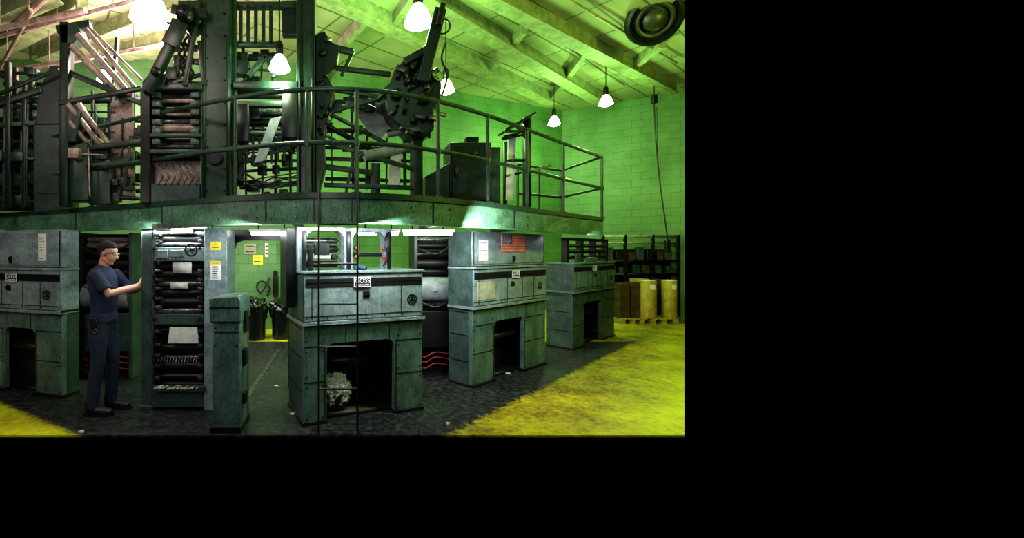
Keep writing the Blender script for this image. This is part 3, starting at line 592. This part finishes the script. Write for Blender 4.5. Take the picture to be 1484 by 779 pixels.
G().pbox(338,440,2,10,d,.08).pbox(338,402,60,66,d,.06).pbox(338,440,118,127,d-.1,.1).pbox(338,440,146,154,d-.1,.08).bar(P(340,0,d),P(340,295,d),.05,.07).bar(P(360,110,d),P(385,82,d),.05,.06).bar(P(385,82,d),P(398,112,d),.05,.06).pbox(340,432,168,173,d+.2,.05).pbox(340,432,186,191,d+.25,.05).obj('cross_member',dgreen2,SF,bev=.004)
for y,q,mm_ in ((137,.05,dark),(166,.035,dark),(178,.045,dark),(192,.025,greyp)): G().cyl(P(342,y,d+.1),P(434,y,d+.1),q).obj('roller',mm_,SF)
g=G()
for k in range(8): g.pbox(347+k*9,350+k*9,196+k%2*3,240-abs(k-3)*2,d-.03,.03)
g.bar(P(343,236,d),P(420,214,d),.03,.03);g.obj('comb_fingers',dark,SF)
G().ppoly([(392,172),(408,168),(384,232),(368,236)],d-.06,.01).obj('paper_web',greyp,SF)
G().pbox(343,360,150,205,d-.12,.08).pbox(408,431,126,200,d-.12,.1).pbox(343,352,205,270,d,.06).obj('gear_housing',dark,SF,bev=.01)
for k in range(6): G().tube([P(340+k*3,250,d),P(352+k*8,262+k%3*5,d-.05),P(380+k*7,258+k%2*8,d),P(431,250+k*4,d)],.008,cub=True,n=6).obj('cable',black,SF)
lattice(SF,344,400,66,118,d+.1,4,3,dgreen,12,.035);lattice(SF,344,432,150,215,d+.1,7,6,dgreen,14,.03);lattice(SF,344,432,205,290,d+.25,5,4,dgreen,15,.035)
d=4.9
FO=T('folder_assembly','heavy dark folder assembly with tall lever arm and white rollers','printing press',(X(560,d),d,ZD))
G().ppoly([(555,128),(566,118),(572,100),(590,82),(612,74),(626,84),(628,108),(640,118),(640,150),(630,158),(630,186),(615,200),(594,196),(572,176),(560,160)],d-.1,.35).obj('gear_housing',dgreen,FO,bev=.02)
G().ppoly([(457,50),(470,44),(480,60),(492,66),(488,92),(474,108),(486,130),(476,160),(470,200),(472,240),(460,285),(457,285)],d-.15,.25).obj('gear_housing',dgreen,FO,bev=.015)
G().bar(P(638,14,d-.15),P(612,120,d-.15),.13,.1).bar(P(641,8,d-.17),P(634,40,d-.17),.06,.14).bar(P(586,90,d-.15),P(622,70,d-.15),.06,.08).obj('lever_arm',dgreen,FO,bev=.012)
G().ring(P(641,38,d-.1),(0,1,0),.085,.01).tube([P(646,62,d),P(640,85,d),P(648,110,d),P(640,140,d)],.012,cub=True).obj('hook_ring',black,FO)
for (x,y,q) in ((600,95,.05),(575,135,.06),(615,140,.07),(600,172,.04),(578,108,.03),(468,75,.05),(466,120,.04)):
    c=P(x,y,d-.17);G().lathe([(q,0),(q,-.04),(q*.8,-.06),(q*.3,-.065),(q*.3,-.09)],c+Vector((0,.05,0)),(0,1,0)).obj('gear_hub',dark,FO)
G().box(X(597,d),X(613,d),d,d+.15,ZD,Z(190,d)).box(X(538,d),X(551,d),d,d+.12,ZD,Z(236,d)).obj('support_post',dgreen,FO,bev=.006)
G().bar(P(470,66,d),P(512,76,d),.05,.07).bar(P(466,96,d),P(566,108,d),.05,.05).bar(P(470,128,d),P(560,142,d),.05,.04).bar(P(512,74,d),P(495,110,d),.04,.04).bar(P(465,165,d-.1),P(560,140,d-.1),.04,.04).bar(P(458,240,d),P(540,250,d),.04,.06).bar(P(620,150,d),P(622,200,d),.03,.03).bar(P(470,205,d),P(600,245,d),.03,.05).bar(P(500,285,d),P(515,215,d),.03,.03).bar(P(470,268,d),P(598,272,d),.05,.05).obj('link_arm',dgreen2,FO,bev=.004)
for (x0,y0,x1,y1,q,mm_) in ((470,160,560,208,.025,steel),(466,178,548,222,.03,dark),(472,196,540,232,.018,steel),(528,226,592,214,.06,greyp),(560,196,606,188,.03,greyp),(505,140,560,165,.02,steel)):
    G().cyl(P(x0,y0,d-.02),P(x1,y1,d+.1),q,n=20).obj('roller',mm_,FO)
G().ppoly([(500,146),(590,152),(548,206)],d+.2,.02).obj('former_board',greyp,FO)
G().ppoly([(566,224),(582,220),(578,275),(562,275)],d+.05,.008).obj('paper_web',paper,FO)
rr=random.Random(21);g=G()
for k in range(34):
    x,y=rr.uniform(558,634),rr.uniform(84,192)
    if (x-598)**2/40**2+(y-138)**2/58**2>1: continue
    g.bar(P(x,y,d-.17),P(x+rr.uniform(-16,16),y+rr.uniform(-14,14),d-.11),rr.uniform(.02,.06),rr.uniform(.03,.06))
for k in range(14):
    x,y=rr.uniform(460,480),rr.uniform(55,195);g.bar(P(x,y,d-.19),P(x+rr.uniform(-8,14),y+rr.uniform(-10,10),d-.12),.03,.04)
g.obj('linkage',dgreen,FO,bev=.004)
lattice(FO,470,598,120,270,d+.2,6,5,dgreen,23,.032)
d=5.15
CB=T('electrical_cabinet','dark green electrical cabinet standing on the walkway','electrical cabinet',(X(688,d),d,ZD-.02))
G().box(X(652,d),X(712,d),d,d+.35,ZD-.02,Z(206,d)).obj('cabinet_body',dgreen,CB,bev=.01)
G().box(X(712,d),X(727,d),d+.03,d+.3,ZD-.02,Z(212,d)).obj('side_box',dgreen2,CB,bev=.008)
G().pbox(656,707,210,290,d-.012,.012).pbox(676,694,198,206,d+.1,.1).obj('cabinet_door',dgreen,CB,bev=.004)
c=P(688,222,d-.02);G().cyl(c-Vector((0,.01,0)),c+Vector((0,.02,0)),.035).pbox(660,664,240,256,d-.03,.02).obj('door_handle',black,CB)
yv=Vector((0,.3,0));G().hexa([P(616,300,d),P(651,300,d),P(651,300,d)+yv,P(616,300,d)+yv,P(616,256,d),P(651,236,d),P(651,236,d)+yv,P(616,256,d)+yv]).obj('sloped_console',dgreen2,CB,bev=.006)
d=5.6
WG=T('web_guide_stand','dark stand with tilted top tray and hanging paper web','paper web guide',(X(750,d),d,ZD-.02))
G().box(X(762,d),X(770,d),d,d+.1,ZD-.02,Z(168,d)).box(X(731,d+.2),X(735,d+.2),d+.2,d+.26,ZD-.02,Z(205,d+.2)).obj('post',black,WG)
G().bar(P(728,192,d-.05),P(770,168,d-.05),.3,.03).bar(P(731,190,d-.2),P(768,190,d-.2),.02,.03).bar(P(745,178,d),P(762,200,d),.03,.03).obj('tilted_tray',dgreen,WG,bev=.004)
G().ppoly([(737,200),(748,198),(744,290),(733,290)],d+.1,.008).obj('paper_web',paper,WG)
G().cyl(P(728,200,d),P(765,192,d),.03).cyl(P(735,232,d),P(762,232,d),.02).obj('roller',dark,WG)
G().bar(P(734,255,d+.1),P(798,240,d+.3),.03,.03).obj('tie_bar',dgreen,WG)
# ---------------------------------------------------------------- lamps and added fill lights
def lamp(px,py,d,col,en,gm=glow,s=1.):
    c=P(px,py,d);S=T('high_bay_lamp','hanging high bay lamp with glowing glass shade','lamp',c+Vector((0,0,-.12*s)),group='high bay lamps')
    G().lathe([(.14*s,-.12*s),(.135*s,-.09*s),(.10*s,.0),(.055*s,.07*s),(.04*s,.08*s)],c).obj('lamp_shade',gm,S)
    G().ell(c-Vector((0,0,.1*s)),(.11*s,.11*s,.07*s)).obj('bulb',hot,S)
    G().lathe([(.04*s,.08*s),(.05*s,.1*s),(.05*s,.22*s),(.03*s,.26*s)],c,n=16).obj('ballast_housing',dark,S)
    G().cyl(c+Vector((0,0,.26*s)),(c.x,c.y,ZC),.008,n=6).obj('suspension_rod',dark,S)
    ld=bpy.data.lights.new('lamp_light','POINT');ld.energy=en;ld.color=col;ld.shadow_soft_size=.15
    lo=bpy.data.objects.new('lamp_light',ld);lo.location=c-Vector((0,0,.35*s));COL.objects.link(lo)
GR=(.5,1,.28)
lamp(405,88,4.58,(.75,1,.6),30,s=.8);lamp(646,122,7.0,GR,110);lamp(878,143,9.2,GR,105);lamp(803,173,10.4,GR,85)
lamp(606,18,6.0,GR,150,s=1.4);lamp(218,6,5.6,(1,.74,.7),220,glowp,s=1.8);lamp(152,108,8.0,(1,.8,.7),100,glowp)
def pl(loc,col,en,s=.3):  # unseen fill points added to brighten the scene, no fixtures behind them
    ld=bpy.data.lights.new('fill_light','POINT');ld.energy=en;ld.color=col;ld.shadow_soft_size=s
    lo=bpy.data.objects.new('fill_light',ld);lo.location=loc;COL.objects.link(lo)
pl((-.5,.6,2.9),(.97,1,1),78,.5);pl((5.4,3.4,4.2),(.76,1,.16),330,.4);pl((-6,1.0,4.6),(1,.85,.85),110,.5);pl((-3.5,7.3,5.0),(1,.7,.65),100)
pl((-2.6,2.4,4.3),(1,.84,.76),85,.3);pl((.6,2.2,4.3),(.6,1,.6),30,.3);pl((-3.4,2.6,2.2),(1,.95,.8),20,.3);pl((7.0,8.2,3.0),(.76,1,.2),35,.3)
def al(loc,tgt,col,en,sx,sy):
    ld=bpy.data.lights.new('tube_light','AREA');ld.shape='RECTANGLE';ld.size=sx;ld.size_y=sy;ld.energy=en;ld.color=col
    lo=bpy.data.objects.new('tube_light',ld);lo.location=loc;lo.rotation_euler=(Vector(tgt)-Vector(loc)).to_track_quat('-Z','Z').to_euler();COL.objects.link(lo)
for px,en in ((25,28),(250,26),(380,7),(520,16),(850,5)):
    c=A(px,1.9,-.03);al(c,(c.x*.97,c.y+.55,1.1),(.95,1,1),en,.8,.08)
c=A(690,1.9,-.25);al(c,(c.x+.5,c.y+1.1,1.35),(.95,1,1),24,.8,.08)
for px,dd,en in ((375,7.8,9),(620,7.0,10),(160,6.3,10)): 
    al((X(px,dd),dd,1.9),(X(px,dd),dd+.6,0.5),(.85,1,.85),en,.8,.2)
# ---------------------------------------------------------------- right side stuff
PZ=.128
for px,dd,q,h_ in ((938,9.95,.18,.86),(970,9.95,.15,.86)):
    c=(X(px,dd),dd,PZ);D=T('paper_core_roll','tall kraft gold paper roll standing on a wooden pallet','paper roll',c,group='rolls on pallets')
    G().lathe([(q*.98,0),(q,.012),(q,h_*.5),(q,h_-.012),(q*.98,h_)],c,n=28).obj('wrapped_roll',gold,D)
    G().lathe([(q*.93,0),(q*.93,.012),(q*.3,.014),(q*.3,.02)],(c[0],c[1],PZ+h_)).obj('end_cap',paper,D)
    G().box(c[0]-q*.3,c[0]+q*.3,c[1]-q-.003,c[1]-q+.012,PZ+h_-.2,PZ+h_-.08).obj('shipping_label',white,D)
for px,dd,hw_,nb,ch,m_ in ((900,10.0,.12,4,.20,brown),(917,10.05,.12,4,.205,brown),(926,10.55,.15,3,.29,gold),(950,10.5,.13,4,.215,brown),(968,10.5,.13,3,.28,gold)):
    c=(X(px,dd),dd,PZ);D=T('carton_stack',('dark brown' if m_ is brown else 'tan')+' cartons stacked on a wooden pallet','carton stack',c,group='carton stacks on pallets')
    for k in range(nb):
        j=R.uniform(-.006,.006);G().box(c[0]-hw_+j,c[0]+hw_+j,c[1]-.13,c[1]+.13,PZ+k*ch+.002,PZ+(k+1)*ch).obj('carton',m_,D,bev=.006)
for px,dd,wd in ((906,10.1,.30),(951,10.1,.34)):
    c=Vector((X(px,dd),dd,0));g=G()
    for k in range(6): g.box(c.x-wd,c.x+wd*(1 if px<940 else .82),c.y-.32+k*.2,c.y-.20+k*.2,.10,.128)
    for k in range(3): g.box(c.x-wd+k*(wd-.08),c.x-wd+.1+k*(wd-.08),c.y-.32,c.y+.80,.0,.10)
    g.obj('pallet',wood,label='yellowish wooden pallet under cartons and rolls',cat='pallet',group='pallets')
d=10.95
BN=T('storage_rack','dark metal storage rack with pale top rails','shelving',(X(930,d),d,0))
G().pbox(872,984,340,344,d-.05,.06).pbox(872,984,350,353,d-.05,.2).obj('top_rail',brass,BN)
G().pbox(872,984,376,379,d-.05,.25).pbox(872,984,396,399,d-.05,.25).obj('shelf',dark,BN)
for px in (873,905,945,982): G().box(X(px,d)-.03,X(px,d)+.03,d-.05,d+.0,0,Z(340,d)).obj('post',dark,BN)
for k,px in enumerate((880,893,912,924,938,954,966)):
    hh_=R.uniform(10,18);G().pbox(px,px+R.uniform(7,10),375.9-hh_,375.9,d+.02,.12).obj('parts_box',(tealA,black,brown)[k%3],label='dark parts box stored on the rack shelf',cat='box',group='boxes on the rack',bev=.01)
for k,px in enumerate((884,899,918,932,950,968)):
    hh_=R.uniform(8,13);G().pbox(px,px+R.uniform(8,11),395.9-hh_,395.9,d+.02,.12).obj('parts_box',(brown,tealA,dgreen2)[k%3],label='dark parts box stored on the rack shelf',cat='box',group='boxes on the rack',bev=.01)
G().box(X(874,d),X(983,d),d+.2,d+.24,.05,1.72).obj('back_panel',black,BN)
d=9.9
CBL=T('hanging_cable','black pendant cable hanging from a ceiling trolley with a control box','hoist cable',P(960,345,d))
tp=P(948,150,d);G().box(tp.x-.05,tp.x+.05,d-.05,d+.05,tp.z,tp.z+.2).cyl((tp.x,d,tp.z+.2),(tp.x,d,ZC),.012).obj('trolley',black,CBL,bev=.01)
G().tube([tp,P(950,200,d),P(956,260,d),P(964,320,d),P(968,350,d)],.014,cub=True,n=8).tube([P(952,155,d),P(953,220,d),P(959,290,d)],.007,cub=True).obj('pendant_cord',black,CBL)
G().pbox(966,972,348,366,d,.08).obj('control_box',black,CBL,bev=.01)
c=P(948,28,7.3);ax=Vector((-.45,-.95,-.75)).normalized()
VN=T('ceiling_ventilator','dark round ventilator with ringed housing hanging from ceiling','ventilator',c)
G().lathe([(.30,-.12),(.42,-.08),(.43,0),(.41,.06),(.36,.08),(.33,.03),(.30,.0)],c,ax,n=40).obj('outer_ring',mat('vent_dark',(.012,.018,.01),.35),VN)
G().ring(c+ax*.05,ax,.25,.035).lathe([(.16,-.05),(.17,.08),(.12,.12),(.05,.14)],c,ax).obj('hub',mat('vent_green',(.04,.055,.02),.4),VN)
G().cyl(c-ax*.1,(c.x,c.y+.1,ZC),.05).obj('mounting_stem',dark,VN)
for k,(px,py) in enumerate(((650,614),(118,626),(235,560),(400,560),(424,600),(680,540),(105,565),(736,541))):
    dd=H*F/(py-CY);x=X(px,dd);g=G();vs=[(x+R.uniform(.01,.04)*math.cos(t*1.05),dd+R.uniform(.01,.04)*math.sin(t*1.05)) for t in range(6)]
    a_=[g.bm.verts.new((p[0],p[1],.001)) for p in vs];b_=[g.bm.verts.new((p[0],p[1],.006+R.uniform(0,.012))) for p in vs]
    g.bm.faces.new(a_);g.bm.faces.new(b_)
    for i in range(6): g.bm.faces.new((a_[i],b_[i],b_[(i+1)%6],a_[(i+1)%6]))
    g.obj('paper_scrap',paper,label='small torn white paper scrap lying on the floor',cat='paper scrap',group='floor scraps')
# ---------------------------------------------------------------- person
skin=mat('skin',(.52,.27,.19),.5,dirt=(.45,.22,.15),bump=.02,speck=0);navy=mat('navy_shirt',(.013,.021,.062),.85,dirt=(.007,.010,.03),amt=.6,bump=.3,speck=.1)
jean=mat('denim',(.018,.032,.062),.85,dirt=(.006,.011,.024),amt=.8,scale=12,speck=.2);hairm=mat('black_hair',(.004,.003,.003),.85,scale=60,speck=0);boot=mat('boot_leather',(.012,.010,.009),.5)
bx,by=X(149,4.42),4.42
PS=T('person','person in navy short-sleeve shirt and jeans touching the tower column','person',(bx,by,0))
def el(c,a,b,n=20):
    c=Vector(c); return [c+Vector((a*math.cos(t),b*math.sin(t),0)) for t in [2*math.pi*k/n for k in range(n)]]
def PO(g,nm,m,vx,**k): return g.obj(nm,m,PS,world=False,remesh=vx,**k)
xw=X(205,4.5)-bx-.006
nsh=(.015,-.175,1.435);nel=(.175,-.20,1.235);nwr=(xw-.03,.07,1.295);fsh=(.01,.175,1.435);fel=(.16,.25,1.225);fwr=(xw-.04,.21,1.265)
def torso(g,e):
    g.loft([el((0,0,.88),.10+e,.155+e),el((.005,0,1.0),.102+e,.148+e),el((.020,0,1.1),.104+e,.142+e),el((.018,0,1.2),.106+e,.15+e),el((.003,0,1.3),.112+e,.168+e),el((-.010,0,1.40),.106+e,.172+e),el((-.010,0,1.465),.078+e,.138+e),el((.0,0,1.508),.052+e,.07+e)])
def arm(g,s,e_,w_,full=True):
    m1=Vector(s).lerp(Vector(e_),.5)
    if full: g.tube([s,m1,e_,Vector(e_).lerp(Vector(w_),.4),w_],[.056,.047,.040,.040,.026],n=14)
    else: g.tube([Vector(s)+Vector((-.01,0,.02)),s,m1,Vector(s).lerp(Vector(e_),.82)],[.05,.066,.064,.062],n=14)
def leg(g,sy,e,bot,st):
    g.tube([(0,sy*.08,.93),(.012+st*.3,sy*.085,.75),(.022+st*.7,sy*.09,.52),(.0+st*.85,sy*.095,.36),(-.02+st,sy*.1,bot)],[.090+e,.074+e,.056+e,.052+e*1.2,.040+e*1.5],n=16)
ST={-1:-.03,1:.05}
g=G();torso(g,0)
for s in(-1,1): leg(g,s,0,.08,ST[s]); g.tube([(-.05+ST[s],s*.1,.05),(.05+ST[s],s*.1,.04),(.15+ST[s],s*.1,.03)],[.045,.04,.025])
arm(g,nsh,nel,nwr);arm(g,fsh,fel,fwr)
g.tube([(-.004,0,1.47),(.018,0,1.53),(.034,0,1.6)],[.058,.054,.052],n=14)
hd=Vector((.055,0,1.645));rt=Matrix.Rotation(.30,3,'Y')
def hp(x,y,z): return hd+rt@Vector((x,y,z))
g.ell(hp(-.012,0,.025),(.098,.075,.086),rot=rt);g.ell(hp(.03,0,-.035),(.060,.058,.077),rot=rt)
g.tube([hp(-.01,-.05,-.06),hp(.04,-.032,-.090),hp(.070,0,-.098),hp(.04,.032,-.090),hp(-.01,.05,-.06)],[.02,.019,.019,.019,.02])
g.tube([hp(.077,0,.022),hp(.094,0,-.002),hp(.110,0,-.028),hp(.090,0,-.038)],[.008,.010,.013,.011])
g.tube([hp(.078,-.018,-.056),hp(.092,0,-.055),hp(.078,.018,-.056)],[.005,.008,.005]);g.tube([hp(.076,-.018,-.066),hp(.089,0,-.066),hp(.076,.018,-.066)],[.005,.008,.005])
for s in (-1,1): g.ell(hp(-.008,s*.076,-.012),(.016,.009,.029),rot=rt)
def hand(w_,pl_,up,sd,nrm):
    w_=Vector(w_);pl_=Vector(pl_);up=Vector(up).normalized();sd=Vector(sd).normalized();nrm=Vector(nrm)
    kn=pl_+up*.045
    for o in (-.026,-.009,.009,.026): g.tube([w_+sd*o*.5,pl_+sd*o-up*.01,kn+sd*o],[.017,.015,.012],n=10)
    for o,L in ((-.03,.062),(-.01,.075),(.011,.08),(.032,.07)):
        b0=kn+sd*o;g.tube([b0-up*.01,b0+up*L*.45-nrm*.010,b0+up*L*.8+sd*o*.1-nrm*.002,b0+up*L+nrm*.006+sd*o*.15],[.0105,.0095,.0088,.007],n=10)
    b0=pl_+sd*.02-up*.02
    g.tube([b0,b0+sd*.03+up*.015-nrm*.008,b0+sd*.052+up*.04,b0+sd*.056+up*.06],[.015,.012,.0105,.008],n=10)
hand(nwr,(xw-.008,.115,1.305),(.0,.95,.2),(0,-.2,.95),(1,0,0))
hand(fwr,(xw-.008,.235,1.275),(.0,.8,.4),(0,-.4,.8),(1,0,0))
PO(g,'body',skin,.0065)
g=G();torso(g,.012);arm(g,nsh,nel,nwr,False);arm(g,fsh,fel,fwr,False)
for s in(-1,1): g.tube([(-.045,s*.02,1.515),(-.02,s*.05,1.52),(.03,s*.052,1.505),(.065,s*.025,1.48),(.08,s*.008,1.455)],[.012,.013,.013,.012,.008])
g.loft([el((.01,0,.93),.122,.17),el((.01,0,1.02),.119,.164)])
PO(g,'shirt',navy,.009)
g=G().loft([el((0,0,.86),.108,.158),el((0,0,.93),.114,.166),el((.005,0,.96),.112,.160)])
leg(g,-1,.012,.07,ST[-1]);leg(g,1,.012,.07,ST[1]);PO(g,'jeans',jean,.01)
G().loft([el((.006,0,.93),.126,.175,28),el((.006,0,.958),.127,.175,28)]).obj('belt',boot,PS,world=False)
G().box(-.02,.05,-.205,-.17,.90,1.0).obj('phone_pouch',black,PS,world=False,bev=.008)
G().ring((.03,-.19,.87),(0,1,0),.018,.004).cyl((.03,-.18,.91),(.03,-.19,.88),.006).obj('key_ring',steel,PS,world=False)
for s in(-1,1):
    y=s*.1;q=ST[s];g=G().tube([(-.03+q,y,.15),(-.035+q,y,.08),(-.03+q,y,.045)],[.058,.056,.052],n=14).tube([(-.06+q,y,.045),(.03+q,y,.05),(.12+q,y,.04),(.18+q,y,.034)],[.042,.048,.044,.03],n=14)
    PO(g,'boot',boot,.008)
    G().loft([[(x+q,y+u,z) for x,u in ((-.095,-.025),(-.06,-.042),(.05,-.042),(.14,-.05),(.195,-.03),(.21,0),(.195,.03),(.14,.05),(.05,.042),(-.06,.042),(-.095,.025),(-.1,0))] for z in (0,.022)]).obj('boot_sole',black,PS,world=False)
g=G();rr=random.Random(3)
bmesh.ops.create_icosphere(g.bm,subdivisions=5,radius=1)
dele=[]
for v in g.bm.verts:
    c=v.co.copy();x,z=c.x,c.z
    keep=(z>.20+.42*max(0,x-.1)) if x>.15 else z>-.72+(1.0*(x+.35) if x>-.35 else 0)
    if abs(c.y)>.75 and -.15<x<.12 and z>-.25: keep=True
    if not keep: dele.append(v);continue
    t=.007+.006*max(0,z)+rr.uniform(-.0015,.0015)
    v.co=Vector((c.x*(.098+t),c.y*(.075+t),c.z*(.086+t)))
bmesh.ops.delete(g.bm,geom=dele,context='VERTS')
r_=bmesh.ops.extrude_face_region(g.bm,geom=g.bm.faces[:])
for v in [q for q in r_['geom'] if isinstance(q,bmesh.types.BMVert)]: v.co*=.86
g.bm.transform(Matrix.Translation(hp(-.012,0,.025))@rt.to_4x4())
PO(g,'hair',hairm,.005)
for s in(-1,1):
    G().ell(hp(.077,s*.028,.004),(.009,.011,.008)).obj('eye',white,PS,world=False)
    G().ell(hp(.085,s*.028,.003),(.003,.005,.005)).obj('pupil',black,PS,world=False)
    G().tube([hp(.070,s*.046,.020),hp(.081,s*.03,.024),hp(.085,s*.012,.021)],[.003,.0042,.003]).obj('eyebrow',hairm,PS,world=False)
g=G()
for s in(-1,1): g.ring(hp(.097,s*.031,.002),rt@Vector((1,0,0)),.020,.0018,n=18,m=6);g.tube([hp(.097,s*.05,.008),hp(.05,s*.076,.008),hp(-.012,s*.083,.0)],.0018,n=6)
g.tube([hp(.099,-.01,.004),hp(.103,0,.006),hp(.099,.01,.004)],.0025,n=6);g.obj('eyeglasses',mat('glasses_frame',(.3,.3,.28),.3,.6,speck=0),PS,world=False)
# ---------------------------------------------------------------- camera / world
cam=bpy.data.cameras.new('camera');cam.sensor_width=36;cam.sensor_fit='HORIZONTAL';cam.lens=F/1484*36
cam.shift_x=(742-CX)/1484;cam.shift_y=(CY-389.5)/1484;cam.clip_start=.05
co=bpy.data.objects.new('camera',cam);co.location=(0,0,H);co.rotation_euler=(math.pi/2,0,0);COL.objects.link(co);sc.camera=co
w_=bpy.data.worlds.new('world');sc.world=w_;w_.use_nodes=True;w_.node_tree.nodes['Background'].inputs[0].default_value=(0,0,0,1);w_.node_tree.nodes['Background'].inputs[1].default_value=0
sc.view_settings.view_transform='Standard'
try: sc.view_settings.look='Medium High Contrast'
except Exception: pass
sc.view_settings.exposure=.42
